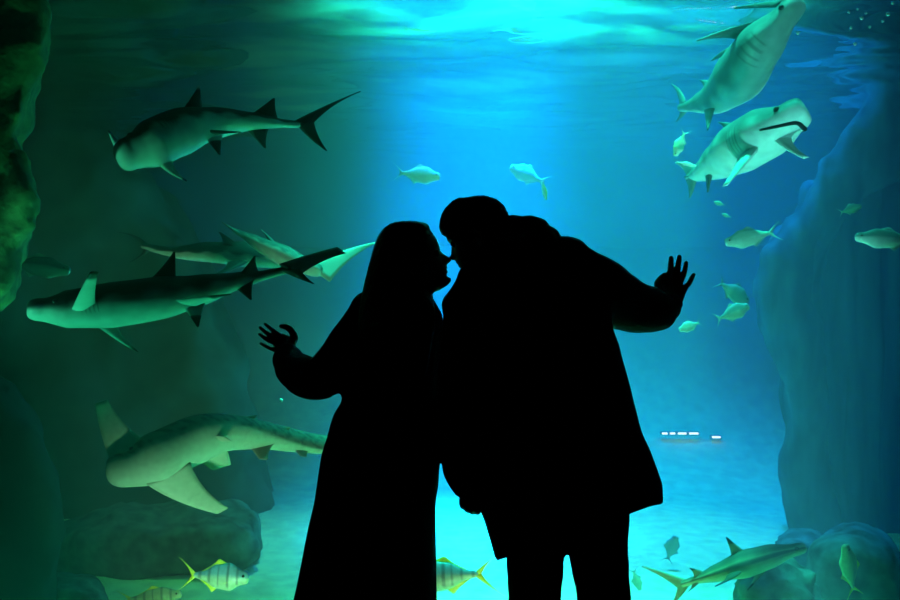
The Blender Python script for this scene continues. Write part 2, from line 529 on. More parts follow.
# ------------------------------------------------------------------ sharks and fish
class Body:
    """loft along a bent spine given nose to tail; up = back of the animal"""

    def __init__(s, spine, up, prof, col, seg=36, n=190, scale=1.0):
        s.pts = [P(*q) for q in spine]
        s.up = Vector(up).normalized()
        s.L = sum((a - c).length for a, c in zip(s.pts, s.pts[1:]))
        s.cum = [0.0]
        for a, c in zip(s.pts, s.pts[1:]):
            s.cum.append(s.cum[-1] + (a - c).length / s.L)
        s.prof = prof          # (s, half width m, up m, down m)
        s.mb = MB()
        ss = [(i / (n - 1)) for i in range(n)]
        ss = [t ** 1.35 if t < 1 else 1.0 for t in ss]
        rings, cols = [], []
        for t in ss:
            c, tg, u, v = s.frame(t)
            w_, hu, hd = s.pr(t)
            ring = []
            for j in range(seg):
                a = 2 * math.pi * j / seg
                ring.append(c + v * w_ * math.sin(a) + u * (math.cos(a) * (hu if math.cos(a) > 0 else hd)))
            rings.append(ring)
        s.mb.grid(rings, True, lambda i, j: col(ss[i], abs(((j / seg + 0.5) % 1.0) - 0.5) * 2 * math.pi, j / seg))

    def pos(s, t):
        t = min(max(t, 0), 1)
        n = len(s.pts)
        i = max(k for k in range(n - 1) if s.cum[k] <= t + 1e-9)
        f = (t - s.cum[i]) / max(1e-9, s.cum[i + 1] - s.cum[i])
        p0, p1, p2, p3 = s.pts[max(i - 1, 0)], s.pts[i], s.pts[i + 1], s.pts[min(i + 2, n - 1)]
        return 0.5 * ((2 * p1) + (p2 - p0) * f + (2 * p0 - 5 * p1 + 4 * p2 - p3) * f * f + (3 * p1 - p0 - 3 * p2 + p3) * f ** 3)

    def frame(s, t):
        c = s.pos(t)
        tg = (s.pos(t + 0.02) - s.pos(t - 0.02)).normalized()
        u = (s.up - tg * s.up.dot(tg)).normalized()
        return c, tg, u, tg.cross(u)

    def pr(s, t):
        p = s.prof
        for a, c in zip(p, p[1:]):
            if t <= c[0]:
                f = (t - a[0]) / (c[0] - a[0])
                if a is p[0]:
                    f = math.sqrt(max(0.0, 1 - (1 - f) ** 2))
                else:
                    f = f * f * (3 - 2 * f) * 0.5 + f * 0.5
                return [a[k] * (1 - f) + c[k] * f for k in (1, 2, 3)]
        return p[-1][1:]

    def at(s, t, ang, k=1.0):
        """ang in degrees from the back over the side; k = fraction of the radius"""
        c, tg, u, v = s.frame(t)
        w_, hu, hd = s.pr(t)
        a = math.radians(ang)
        return c + v * w_ * math.sin(a) * k + u * math.cos(a) * (hu if math.cos(a) > 0 else hd) * k

    def fin(s, A, B, T, col, th=0.012, lead=0.18, trail=0.22, n=14, m=6, tipw=0.08, tipcol=None, tipfrom=0.8):
        A, B, T = [P(*q) if not isinstance(q, Vector) else q for q in (A, B, T)]
        chord = B - A
        span = T - (A + B) / 2
        nrm = chord.cross(span)
        if nrm.length < 1e-6:
            nrm = Vector((0, 1, 0))
        nrm.normalize()
        fwd = -chord.normalized()
        Lc = (A + T) / 2 + fwd * span.length * lead
        Tc = (B + T) / 2 + fwd * span.length * trail
        Bt = T + chord * tipw
        rings, cc = [], []
        for i in range(n + 1):
            t = i / n
            a = A * (1 - t) ** 2 + Lc * 2 * t * (1 - t) + T * t * t
            c = B * (1 - t) ** 2 + Tc * 2 * t * (1 - t) + Bt * t * t
            h = th * (1 - 0.75 * t)
            ring = []
            for k in range(m + 1):
                q = k / m
                e = h * (2.2 * math.sqrt(q * 1.0) * (1 - q) + 0.06)
                ring.append(a.lerp(c, q) + nrm * e)
            for k in range(m, -1, -1):
                q = k / m
                e = h * (2.2 * math.sqrt(q * 1.0) * (1 - q) + 0.06)
                ring.append(a.lerp(c, q) - nrm * e)
            rings.append(ring)
        tc = tipcol or col
        s.mb.grid(rings, True, lambda i, j: tuple(col[k] * (1 - max(0, min(1, (i / n - tipfrom) / 0.08))) + tc[k] * max(0, min(1, (i / n - tipfrom) / 0.08)) for k in range(3)))

    def eyes(s, root, t, ang, r, m=None):
        for sg in (1, -1):
            b = MB()
            b.ball(s.at(t, sg * ang, 0.97), r, None, 12, 8)
            link('eye', b.mesh('eye'), m or M_eye, root)


def finish(bd, name, m, label, cat, group=None):
    o = link(name, bd.mb.mesh(name, True), m)
    # origin at the middle of the animal
    c = sum((v.co for v in o.data.vertices), Vector()) / len(o.data.vertices)
    o.data.transform(Matrix.Translation(-c))
    o.location = c
    o.matrix_world = Matrix.Translation(c)
    tag(o, label, cat, group)
    return o


M_eye = simple('dark_fish_eye', (0.01, 0.012, 0.01), 0.15, 0.6)
M_mouth = simple('dark_mouth', (0.012, 0.012, 0.012), 0.8, 0.1)
M_shark = vcol_mat('shark_skin', 0.55, 0.25, 0.25, 14)
M_spot = vcol_mat('speckled_shark_skin', 0.6, 0.2, 0.2, 30)
M_fish = vcol_mat('fish_scales', 0.4, 0.4, 0.2, 40)


def mix(a, b, f):
    f = max(0.0, min(1.0, f))
    return tuple(a[k] * (1 - f) + b[k] * f for k in range(3))


def counter(dark, pale, edge=1.7, soft=0.25, gills=None, wob=0.12):
    """dark back, pale belly; gill slits as thin dark lines on the flanks"""
    def f(t, a, raw):
        e = edge + wob * math.sin(t * 23) * 0.6 + wob * math.sin(t * 51 + 1)
        c = mix(dark, pale, (a - e) / soft + 0.5)
        if gills and 1.15 < a < 2.1:
            for g in gills:
                if abs(t - g) < 0.0028:
                    return mix(c, (0.01, 0.01, 0.01), 0.45)
        return c
    return f


def px(n, Y):
    return n / F * Y


def prof(Y, rows):
    """rows (s, half width px, up px, down px)"""
    return [(r[0], px(r[1], Y), px(r[2], Y), px(r[3], Y)) for r in rows]


DK = (0.014, 0.018, 0.018)
PALE = (0.60, 0.66, 0.60)
MID = (0.20, 0.24, 0.23)

# --- whitetip reef shark, upper left, swimming towards the glass with its belly showing
s1 = Body([(116, 159, 4.25), (140, 149, 4.32), (175, 134, 4.45), (210, 124, 4.6), (250, 121, 4.75), (280, 123, 4.88), (305, 125, 5.0)],
          (-0.15, 0.75, 0.65), prof(4.5, [(0, 2, 2, 2), (0.07, 17, 10, 12), (0.18, 24, 20, 22), (0.33, 24, 23, 21), (0.5, 17, 16, 15), (0.7, 9, 10, 10), (0.88, 4, 5, 5), (1, 3, 3.5, 3.5)]),
          counter(DK, PALE, 2.0, 0.25, (0.21, 0.225, 0.24, 0.255, 0.27)))
s1.fin((176, 117, 4.5), (203, 116, 4.6), (198, 86, 4.55), DK, 0.016, -0.1, -0.02, tipcol=(0.8, 0.85, 0.8), tipfrom=0.9)
s1.fin((250, 115, 4.75), (278, 119, 4.85), (273, 98, 4.8), DK, 0.012, -0.06, 0.08)
s1.fin((118, 153, 4.35), (131, 149, 4.4), (108, 131, 4.2), PALE, 0.014, 0.05, 0.05, tipcol=DK, tipfrom=0.85)
s1.fin((158, 163, 4.4), (172, 158, 4.45), (186, 181, 4.2), PALE, 0.014, 0.1, 0.1, tipcol=DK, tipfrom=0.85)
s1.fin((186, 129, 4.55), (210, 136, 4.6), (240, 132, 4.45), mix(DK, PALE, 0.25), 0.012, 0.0, 0.05, tipcol=DK, tipfrom=0.4)
s1.fin((202, 134, 4.55), (224, 131, 4.65), (219, 155, 4.5), PALE, 0.012, 0.0, 0.05, tipcol=DK, tipfrom=0.35)
s1.fin((242, 125, 4.75), (270, 126, 4.85), (264, 148, 4.75), mix(DK, MID, 0.4), 0.012, -0.02, 0.1)
s1.fin((294, 121, 4.95), (308, 130, 5.0), (360, 91, 5.2), DK, 0.012, 0.03, 0.12)
s1.fin((296, 124, 4.95), (314, 122, 5.0), (326, 151, 5.05), DK, 0.012, 0.12, 0.1)
o = finish(s1, 'whitetip_reef_shark', M_shark, 'dark backed shark at upper left with a white tipped dorsal fin, head towards the glass', 'shark', 'whitetip reef sharks')
s1.eyes(o, 0.09, 88, 0.014)

# --- whitetip reef shark below it
s2 = Body([(27, 309, 4.05), (60, 310, 4.1), (100, 306, 4.15), (150, 299, 4.2), (190, 291, 4.3), (230, 282, 4.4), (260, 276, 4.5), (286, 270, 4.55)],
          (0.05, 0.35, 0.93), prof(4.2, [(0, 3, 3, 4), (0.06, 14, 11, 11), (0.14, 20, 19, 18), (0.3, 24, 22, 23), (0.48, 22, 21, 22), (0.62, 16, 15, 18), (0.78, 8, 9, 10), (0.92, 4, 5, 5), (1, 3, 4, 4)]),
          counter(DK, mix(MID, PALE, 0.3), 1.72, 0.45, (0.2, 0.214, 0.228, 0.242, 0.256)))
s2.fin((146, 283, 4.2), (176, 283, 4.25), (173, 252, 4.2), DK, 0.014, -0.12, -0.02)
s2.fin((237, 277, 4.4), (259, 273, 4.5), (254, 256, 4.45), DK, 0.01, -0.08, 0.08)
s2.fin((72, 309, 4.02), (96, 308, 4.08), (90, 272, 3.85), mix(MID, PALE, 0.6), 0.014, 0.02, 0.0, tipw=0.35, tipcol=DK, tipfrom=0.78)
s2.fin((92, 322, 4.15), (116, 322, 4.2), (137, 352, 4.25), mix(MID, PALE, 0.3), 0.014, 0.1, 0.12, tipcol=DK, tipfrom=0.8)
s2.fin((176, 300, 4.1), (196, 306, 4.2), (230, 294, 4.15), mix(MID, PALE, 0.4), 0.012, 0.02, 0.06, tipcol=DK, tipfrom=0.55)
s2.fin((182, 304, 4.25), (206, 302, 4.3), (197, 327, 4.2), PALE, 0.012, 0.0, 0.02, tipcol=DK, tipfrom=0.5)
s2.fin((230, 284, 4.4), (254, 279, 4.45), (250, 300, 4.4), DK, 0.01, -0.02, 0.06)
s2.fin((279, 264, 4.52), (298, 277, 4.55), (337, 247, 4.75), mix(DK, MID, 0.35), 0.014, 0.03, 0.02, tipw=0.5, tipcol=DK, tipfrom=0.9)
s2.fin((280, 270, 4.52), (300, 268, 4.55), (313, 284, 4.6), DK, 0.012, 0.12, 0.1)
o = finish(s2, 'whitetip_reef_shark', M_shark, 'long dark shark at middle left gliding left, level with the raised hand of the woman', 'shark', 'whitetip reef sharks')
s2.eyes(o, 0.1, 75, 0.013)

# --- zebra shark, lower left
s3 = Body([(108, 470, 5.0), (132, 468, 5.02), (160, 456, 5.1), (192, 441, 5.25), (225, 433, 5.4), (260, 435, 5.6), (295, 441, 5.8), (335, 445, 6.0), (400, 440, 6.4), (450, 430, 6.7)],
          (-0.15, 0.72, 0.68), prof(5.3, [(0, 6, 3, 5), (0.04, 20, 13, 15), (0.1, 29, 22, 24), (0.2, 29, 22, 23), (0.3, 20, 17, 17), (0.42, 14, 14, 13), (0.55, 10, 12, 11), (0.7, 7, 9, 9), (0.9, 3, 5, 5), (1, 1, 3, 3)]),
          lambda t, a, raw: mix((0.15, 0.155, 0.13) if (math.sin(t * 190 + 3 * math.sin(a * 5)) * math.sin(a * 13 + 2 * math.sin(t * 60)) < 0.25) else (0.06, 0.065, 0.06), (0.38, 0.43, 0.34), (a - (1.75 + 0.95 * min(1, max(0, (t - 0.28) * 4)))) / 0.2 + 0.5))
ZP = (0.38, 0.42, 0.32)
ZD = (0.2, 0.21, 0.17)
s3.fin((110, 460, 5.0), (150, 445, 5.1), (95, 404, 4.9), ZP, 0.02, 0.05, 0.03, tipw=0.3)
s3.fin((146, 484, 5.0), (190, 462, 5.1), (217, 514, 5.25), ZP, 0.02, 0.12, 0.06, tipw=0.28)
s3.fin((180, 432, 5.2), (206, 448, 5.3), (225, 437, 5.2), ZP, 0.016, 0.1, 0.1, tipw=0.3)
s3.fin((186, 452, 5.2), (226, 441, 5.3), (212, 470, 5.4), ZP, 0.016, 0.0, -0.25, tipw=0.5)
s3.fin((215, 425, 5.4), (250, 428, 5.5), (254, 415, 5.5), ZD, 0.014, 0.1, 0.05, tipw=0.1)
s3.fin((262, 430, 5.6), (290, 436, 5.7), (288, 427, 5.7), ZD, 0.012, 0.05, 0.05)
s3.fin((245, 440, 5.55), (275, 443, 5.6), (259, 459, 5.5), ZD, 0.012, 0.0, 0.0, tipw=0.3)
s3.fin((290, 445, 5.75), (312, 448, 5.85), (300, 456, 5.75), ZD, 0.012, 0.0, 0.0, tipw=0.3)
s3.fin((330, 443, 6.0), (440, 434, 6.6), (450, 405, 6.7), ZD, 0.012, 0.0, 0.0, tipw=0.1)
o = finish(s3, 'zebra_shark', M_spot, 'broad finned spotted shark with a pale underside at lower left, tail behind her', 'shark')
s3.eyes(o, 0.06, 70, 0.013)

# --- two hazy sharks behind
H1 = (0.06, 0.08, 0.08)
s4 = Body([(306, 262, 6.6), (285, 262, 6.6), (250, 257, 6.65), (210, 254, 6.7), (175, 253, 6.75), (142, 246, 6.8)],
          (0, 0.25, 0.96), prof(6.7, [(0, 2, 2, 2), (0.12, 8, 8, 6), (0.35, 14, 15, 10), (0.6, 11, 12, 8), (0.85, 4, 5, 4), (1, 2, 3, 2)]), counter(H1, PALE, 1.75, 0.2))
s4.fin((240, 247, 6.6), (222, 247, 6.65), (220, 232, 6.6), H1, 0.02)
s4.fin((248, 262, 6.55), (228, 262, 6.6), (212, 276, 6.4), H1, 0.02)
s4.fin((150, 246, 6.8), (146, 251, 6.8), (118, 232, 6.9), H1, 0.02)
s4.fin((152, 248, 6.8), (144, 248, 6.8), (130, 262, 6.9), H1, 0.02)
finish(s4, 'reef_shark', M_shark, 'hazy shark with a pale belly swimming right just above the middle left shark', 'shark')
s5 = Body([(322, 272, 6.2), (305, 266, 6.2), (285, 257, 6.25), (262, 246, 6.3), (245, 236, 6.35), (234, 230, 6.4)],
          (0.35, 0.55, 0.7), prof(6.3, [(0, 2, 2, 2), (0.15, 9, 8, 7), (0.4, 12, 11, 9), (0.7, 8, 7, 6), (0.9, 3, 3, 3), (1, 2, 2, 2)]), counter(mix(H1, MID, 0.5), PALE, 1.7, 0.3))
s5.fin((282, 250, 6.25), (268, 243, 6.3), (262, 230, 6.3), MID, 0.02)
s5.fin((306, 264, 6.2), (330, 282, 6.2), (374, 242, 6.4), mix(MID, PALE, 0.7), 0.02, 0.05, 0.1)
s5.fin((240, 235, 6.35), (236, 229, 6.4), (222, 222, 6.4), PALE, 0.015)
finish(s5, 'reef_shark', M_shark, 'smaller hazy shark slanting down to the right with one long pale fin', 'shark')

# --- two sand tiger sharks, upper right
SD = (0.13, 0.17, 0.17)
SP = (0.66, 0.70, 0.66)
s6 = Body([(800, -1, 5.9), (782, 20, 5.95), (758, 48, 6.1), (738, 76, 6.4), (718, 95, 6.7), (697, 104, 7.0), (680, 108, 7.2)],
          (-0.72, 0.62, 0.30), prof(6.2, [(0, 4, 4, 4), (0.08, 14, 11, 12), (0.25, 28, 23, 23), (0.45, 31, 26, 28), (0.62, 24, 20, 20), (0.8, 13, 12, 12), (0.93, 6, 6, 6), (1, 4, 4, 4)]),
          counter(SD, SP, 1.45, 0.6, (0.2, 0.22, 0.24, 0.26)))
s6.fin((735, 45, 6.3), (728, 62, 6.4), (712, 60, 6.6), SD, 0.03)
s6.fin((752, 22, 6.1), (738, 40, 6.2), (698, 40, 6.0), SD, 0.025, 0.05, 0.1)
s6.fin((714, 84, 6.7), (704, 94, 6.8), (700, 80, 6.9), SD, 0.025)
s6.fin((718, 98, 6.6), (703, 104, 6.8), (708, 130, 6.5), SD, 0.025, 0.0, 0.0)
s6.fin((686, 102, 7.1), (680, 112, 7.2), (672, 84, 7.4), SD, 0.02)
s6.fin((690, 107, 7.1), (680, 106, 7.2), (676, 122, 7.3), SD, 0.02)
s6.fin((790, 2, 5.9), (775, 6, 5.95), (735, 8, 6.3), SD, 0.03, 0.0, 0.05)
o = finish(s6, 'sand_tiger_shark', M_shark, 'large pale bellied shark at the top right rising steeply out of the frame', 'shark', 'sand tiger sharks')
s6.eyes(o, 0.08, 80, 0.02)
s7 = Body([(806, 108, 5.5), (790, 118, 5.55), (768, 132, 5.7), (745, 145, 5.9), (722, 160, 6.15), (702, 172, 6.4), (688, 178, 6.6)],
          (-0.25, 0.35, 0.9), prof(5.8, [(0, 9, 7, 7), (0.08, 21, 14, 16), (0.25, 31, 26, 25), (0.45, 30, 26, 26), (0.62, 22, 20, 20), (0.8, 13, 12, 12), (0.93, 6, 6, 6), (1, 4, 4, 4)]),
          counter(mix(SD, MID, 0.6), SP, 1.3, 0.5, (0.3, 0.32, 0.34, 0.36)))
s7.fin((768, 135, 5.6), (792, 132, 5.6), (802, 158, 5.4), SP, 0.03, 0.1, 0.2, tipw=0.3)
s7.fin((758, 148, 5.6), (738, 158, 5.8), (728, 184, 5.5), SP, 0.03, 0.0, 0.0, tipw=0.3)
s7.fin((745, 128, 5.95), (725, 140, 6.1), (720, 122, 6.2), SD, 0.03)
s7.fin((715, 160, 6.15), (704, 168, 6.3), (708, 192, 6.1), SD, 0.025, 0, 0)
s7.fin((700, 168, 6.4), (688, 180, 6.6), (676, 162, 6.7), mix(SD, SP, 0.5), 0.02)
s7.fin((698, 174, 6.4), (684, 176, 6.6), (690, 198, 6.6), SD, 0.02)
o = finish(s7, 'sand_tiger_shark', M_shark, 'heavy shark at upper right facing right with its dark mouth open', 'shark', 'sand tiger sharks')
s7.eyes(o, 0.09, 65, 0.02)
b = MB()
mp = [s7.at(t, a, 1.0) for t, a in ((0.17, 105), (0.11, 122), (0.065, 145), (0.06, 180), (0.065, -145), (0.11, -122), (0.17, -105))]
b.tube(mp, [0.006, 0.010, 0.013, 0.014, 0.013, 0.010, 0.006], 10)
link('mouth', b.mesh('mouth'), M_mouth, o)

# --- blacktip reef shark, lower right
BT = (0.30, 0.34, 0.24)
s8 = Body([(806, 547, 5.5), (782, 553, 5.52), (756, 561, 5.56), (730, 569, 5.62), (705, 577, 5.68), (682, 584, 5.75)],
          (-0.15, 0.25, 0.95), prof(5.6, [(0, 2, 2, 2), (0.1, 8, 6, 6), (0.28, 13, 12, 11), (0.48, 14, 14, 13), (0.68, 10, 9, 9), (0.88, 4, 4, 4), (1, 3, 3, 3)]),
          lambda t, a, raw: mix(mix((0.12, 0.15, 0.12), (0.42, 0.46, 0.3), (a - 1.0) / 0.15) if abs(a - 1.55) > 0.16 else (0.14, 0.17, 0.15), (0.62, 0.68, 0.52), (a - 1.95) / 0.2 + 0.5))
s8.fin((748, 553, 5.58), (732, 560, 5.62), (727, 537, 5.6), BT, 0.014, -0.05, 0.05, tipcol=DK, tipfrom=0.62)
s8.fin((704, 572, 5.68), (694, 577, 5.7), (690, 568, 5.7), BT, 0.012, tipcol=DK, tipfrom=0.6)
s8.fin((742, 572, 5.5), (726, 576, 5.55), (716, 586, 5.4), mix(DK, BT, 0.3), 0.014)
s8.fin((770, 566, 5.55), (756, 570, 5.6), (748, 590, 5.5), BT, 0.014, 0.05, 0.1, tipcol=DK, tipfrom=0.7)
s8.fin((702, 580, 5.68), (692, 583, 5.7), (688, 592, 5.7), BT, 0.012, tipcol=DK, tipfrom=0.6)
s8.fin((688, 580, 5.74), (680, 590, 5.76), (642, 566, 5.85), BT, 0.012, 0.03, 0.08, tipcol=DK, tipfrom=0.93)
s8.fin((690, 584, 5.74), (678, 583, 5.76), (671, 606, 5.8), BT, 0.012, 0.1, 0.1)
o = finish(s8, 'blacktip_reef_shark', M_shark, 'olive grey shark with a black tipped dorsal fin over the sand at lower right', 'shark')
s8.eyes(o, 0.09, 78, 0.012)


# --- smaller fish
def fish(name, nose, tail, Y, h, back, belly, fincol, label, cat='fish', group=None, dY=0.0, bars=0, up=(0, 0.05, 1), wid=0.4, m=None, forked=1.0):
    """nose and root of the tail fin in pixels; h = half height in pixels"""
    nx, ny = nose
    tx, ty = tail
    dx, dy = tx - nx, ty - ny
    pts = [(nx + dx * t, ny + dy * t, Y + dY * t) for t in (0, 0.25, 0.5, 0.75, 1.0)]

    def col(t, a, raw):
        c = mix(back, belly, (a - 1.5) / 0.5 + 0.5)
        if bars and a < 2.3 and math.sin(t * bars * 2 * math.pi) > 0.72 and 0.12 < t < 0.95:
            c = mix(c, (0.03, 0.05, 0.06), 0.6)
        return c
    bd = Body(pts, up, prof(Y, [(0, 1, 1.0, 1.0), (0.12, h * 0.3, h * 0.5, h * 0.5), (0.35, h * wid, h, h), (0.6, h * wid * 0.85, h * 0.85, h * 0.85), (0.85, h * 0.15, h * 0.3, h * 0.3), (1, h * 0.06, h * 0.16, h * 0.16)]), col, 20, 48)
    Lp = math.hypot(dx, dy)
    L_ = bd.L
    c, tg, u, v = bd.frame(0.98)
    hh = px(h, Y)
    for sg in (1, -1):
        bd.fin(c - tg * L_ * 0.06 + u * sg * hh * 0.02, c + tg * L_ * 0.05 - u * sg * hh * 0.1, c + tg * L_ * 0.26 * forked + u * sg * hh * 1.05 * forked, fincol, hh * 0.06, 0.02, 0.15, 8, 4)
    bd.fin(bd.at(0.36, 0, 0.85), bd.at(0.88, 0, 0.85), bd.at(0.52, 0, 1.0) + tg * L_ * 0.02 + u * hh * 0.32, fincol, hh * 0.06, 0.0, 0.5, 8, 4)
    bd.fin(bd.at(0.55, 180, 0.85), bd.at(0.9, 180, 0.85), bd.at(0.62, 180, 1.0) + tg * L_ * 0.03 - u * hh * 0.3, fincol, hh * 0.06, 0.0, 0.5, 8, 4)
    for sg in (1, -1):
        bd.fin(bd.at(0.28, sg * 100, 0.9), bd.at(0.33, sg * 110, 0.9), bd.at(0.48, sg * 115, 1.15), fincol, hh * 0.05, 0.02, 0.1, 6, 3)
    o = finish(bd, name, m or M_fish, label, cat, group)
    if h > 5:
        bd.eyes(o, 0.11, 70, hh * 0.1)
    return o


PG = (0.55, 0.72, 0.62)
PB = (0.85, 0.92, 0.82)
YE = (0.85, 0.85, 0.05)
fish('golden_trevally', (249, 578), (194, 575), 5.6, 14, (0.18, 0.40, 0.50), (0.55, 0.72, 0.45), YE, 'striped silvery fish with yellow fins above the sand at bottom left', 'fish', 'golden trevallies', bars=6, forked=1.15)
fish('golden_trevally', (404, 578), (478, 574), 5.3, 16, (0.16, 0.36, 0.50), (0.50, 0.70, 0.50), YE, 'striped fish with a yellow forked tail between the legs of the woman and the man', 'fish', 'golden trevallies', bars=8, forked=1.4)
fish('golden_trevally', (182, 594), (130, 599), 5.9, 9, (0.40, 0.5, 0.25), (0.55, 0.65, 0.3), YE, 'yellowish fish low on the sand, left of the striped fish at bottom left', 'fish', 'golden trevallies', bars=6)
fish('golden_trevally', (845, 545), (853, 588), 5.8, 10, (0.28, 0.40, 0.30), (0.6, 0.75, 0.4), YE, 'yellow tailed fish hanging head up before the boulder at bottom right', 'fish', 'golden trevallies', up=(1, 0.3, 0), dY=0.15)
fish('jack_fish', (440, 177), (402, 173), 8.8, 9, PG, PB, PG, 'pale green fish facing right in the blue, above the head of the woman', 'fish', 'hazy jacks')
fish('jack_fish', (510, 167), (541, 181), 9.4, 9, (0.3, 0.5, 0.5), PG, PG, 'dim translucent looking fish in the blue just above the head of the man', 'fish', 'hazy jacks')
fish('pilot_fish', (546, 200), (543, 182), 8.6, 2.6, YE, PB, PB, 'tiny bright slender fish hanging upright beside the dim fish above the man', 'fish', 'small pilot fish', up=(1, 0, 0.1))
fish('jack_fish', (725, 243), (770, 233), 6.6, 9.5, PG, PB, PG, 'bright pale fish below the open mouthed shark, left of the rock overhang', 'fish', 'hazy jacks')
fish('jack_fish', (748, 302), (722, 284), 7.6, 9, (0.22, 0.38, 0.40), (0.3, 0.5, 0.45), (0.2, 0.35, 0.38), 'dim dark fish, the upper one of the pair beside the right rock pillar', 'fish', 'hazy jacks')
fish('jack_fish', (749, 306), (720, 318), 7.4, 8, (0.25, 0.4, 0.4), PB, PG, 'pale bellied fish, the lower one of the pair beside the right rock pillar', 'fish', 'hazy jacks')
fish('jack_fish', (679, 330), (698, 323), 7.6, 5.5, PG, PB, PG, 'small pale green fish just below the raised hand of the man', 'fish', 'hazy jacks')
fish('jack_fish', (855, 237), (915, 241), 5.8, 10, (0.14, 0.24, 0.22), PB, PG, 'dark backed fish with a white belly at the right edge before the cave', 'fish', 'hazy jacks')
fish('jack_fish', (861, 206), (842, 212), 6.9, 5, (0.3, 0.45, 0.4), PG, PG, 'small dull green fish under the rock overhang, left of the white bellied fish', 'fish', 'hazy jacks')
fish('jack_fish', (714, 202), (724, 205), 7.4, 2.5, PG, PB, PG, 'tiny pale fish under the tail of the open mouthed shark', 'fish', 'hazy jacks')
fish('jack_fish', (722, 214), (730, 217), 7.4, 2.0, PG, PB, PG, 'tiniest pale fish just above the bright pale fish on the right', 'fish', 'hazy jacks')
fish('pilot_fish', (675, 156), (684, 134), 6.3, 5.5, (0.75, 0.78, 0.5), (0.9, 0.92, 0.75), PB, 'small cream fish swimming upright left of the two large sharks', 'fish', 'small pilot fish', up=(-1, 0, 0.1))
fish('pilot_fish', (696, 166), (678, 162), 6.2, 2.0, PB, PB, PB, 'thin white fish just above the tail of the open mouthed shark', 'fish', 'small pilot fish')
fish('jack_fish', (70, 271), (10, 262), 5.2, 11, (0.10, 0.15, 0.14), PG, PG, 'hazy fish coming out from behind the left rock pillar', 'fish', 'hazy jacks')
fish('jack_fish', (676, 536), (668, 558), 8.6, 7, (0.15, 0.3, 0.3), (0.25, 0.4, 0.38), (0.15, 0.3, 0.3), 'dark hazy fish swimming upright above the tail of the blacktip shark', 'fish', 'hazy jacks', up=(-1, 0.1, 0.1))
fish('jack_fish', (640, 590), (634, 572), 7.4, 4.5, (0.15, 0.3, 0.3), (0.25, 0.4, 0.38), (0.15, 0.3, 0.3), 'small dark fish over the bright sand beside the right leg of the man', 'fish', 'hazy jacks', up=(-1, 0.1, 0.1))

# --- bubbles in the upper right corner
M_bub = simple('silvery_bubble', (0.85, 0.95, 0.95), 0.1, 0.9)
bub = MB()
bub.ball((0, 0, 0), 0.008, None, 12, 8)
bme = bub.mesh('bubble')
first = None
BL = ['bubble nearest the top edge in the upper right corner', 'lone bubble beside the head of the shark rising out of the frame', None]
for i, (x, y, k) in enumerate([(849, 12, 1), (862, 18, 1.4), (855, 44, 1.2), (888, 14, 1.5), (893, 3, 1.1), (870, 27, 0.9), (866, 13, 0.9), (851, 28, 1), (883, 21, 1), (798, 33, 1.2), (281, 400, 1.6), (858, 9, 0.8)]):
    if first is None:
        o = link('bubble', bme, M_bub)
        first = o
    else:
        o = first.copy()
        COL.objects.link(o)
    o.location = P(x, y, 5.0 if i != 10 else 6.0)
    o.scale = (k, k, k)
    if i == 9:
        tag(o, 'lone bubble beside the head of the shark rising out of the frame', 'bubble', 'air bubbles')
    elif i == 10:
        tag(o, 'single bright bubble below the raised hand of the woman', 'bubble', 'air bubbles')
    else:
        tag(o, 'tiny round air bubble in the loose cluster in the upper right corner', 'bubble', 'bubbles in the upper right corner')

# --- reflection in the glass, built as glowing strips inside the tank
m, nt, N, L = mat('reflection_glow')
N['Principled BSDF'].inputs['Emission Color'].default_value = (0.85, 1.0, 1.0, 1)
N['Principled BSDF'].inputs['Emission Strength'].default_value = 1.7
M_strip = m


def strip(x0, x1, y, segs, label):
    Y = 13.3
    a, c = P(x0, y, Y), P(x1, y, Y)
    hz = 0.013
    r = link('reflection_strip', box_mesh('reflection_strip', a.x - 0.02, c.x + 0.02, Y, Y + 0.05, a.z - hz - 0.01, a.z + hz + 0.008), M_tank, smooth=False)
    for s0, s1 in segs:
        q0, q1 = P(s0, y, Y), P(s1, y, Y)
        link('reflection_dash', box_mesh('reflection_dash', q0.x, q1.x, Y - 0.03, Y + 0.01, a.z - hz, a.z + hz), M_strip, r, smooth=False)
    tag(r, label, 'light', 'strips standing in for a glass reflection')


strip(662, 698, 433.3, [(662, 667), (669.8, 674.8), (677.8, 686), (689, 698)], 'row of four short white reflections built as strips right of the coat of the man')
strip(712, 720, 437, [(712, 720)], 'single faint short reflection built as a strip, right of the row of four')


# ------------------------------------------------------------------ the couple
BY = 2.75                       # distance of the two bodies
HY = 3.085                      # distance of the hands laid on the glass
M_skin = simple('warm_skin', (0.42, 0.24, 0.17), 0.5, 0.4, 0.05, 60)
M_hair_w = simple('long_dark_brown_hair', (0.030, 0.018, 0.012), 0.5, 0.3, 0.5, 70)
M_hair_m = simple('short_dark_hair', (0.018, 0.014, 0.012), 0.6, 0.2, 0.9, 160)
M_coat_w = simple('black_wool_coat', (0.010, 0.010, 0.011), 0.95, 0.08, 0.4, 90)
M_coat_m = simple('black_padded_coat', (0.010, 0.010, 0.012), 0.8, 0.15, 0.25, 25)
M_trou = simple('black_trousers', (0.008, 0.008, 0.010), 0.9, 0.1, 0.2, 60)
M_shoe = simple('black_leather', (0.012, 0.011, 0.010), 0.45, 0.4, 0.1, 40)
M_iris = simple('eye_white_brown', (0.06, 0.045, 0.04), 0.15, 0.5)


def lerp_tab(tab, h):
    if h <= tab[0][0]:
        return tab[0][1]
    for a, c in zip(tab, tab[1:]):
        if h <= c[0]:
            f = (h - a[0]) / (c[0] - a[0])
            f = f * f * (3 - 2 * f) * 0.35 + f * 0.65
            return a[1] * (1 - f) + c[1] * f
    return tab[-1][1]


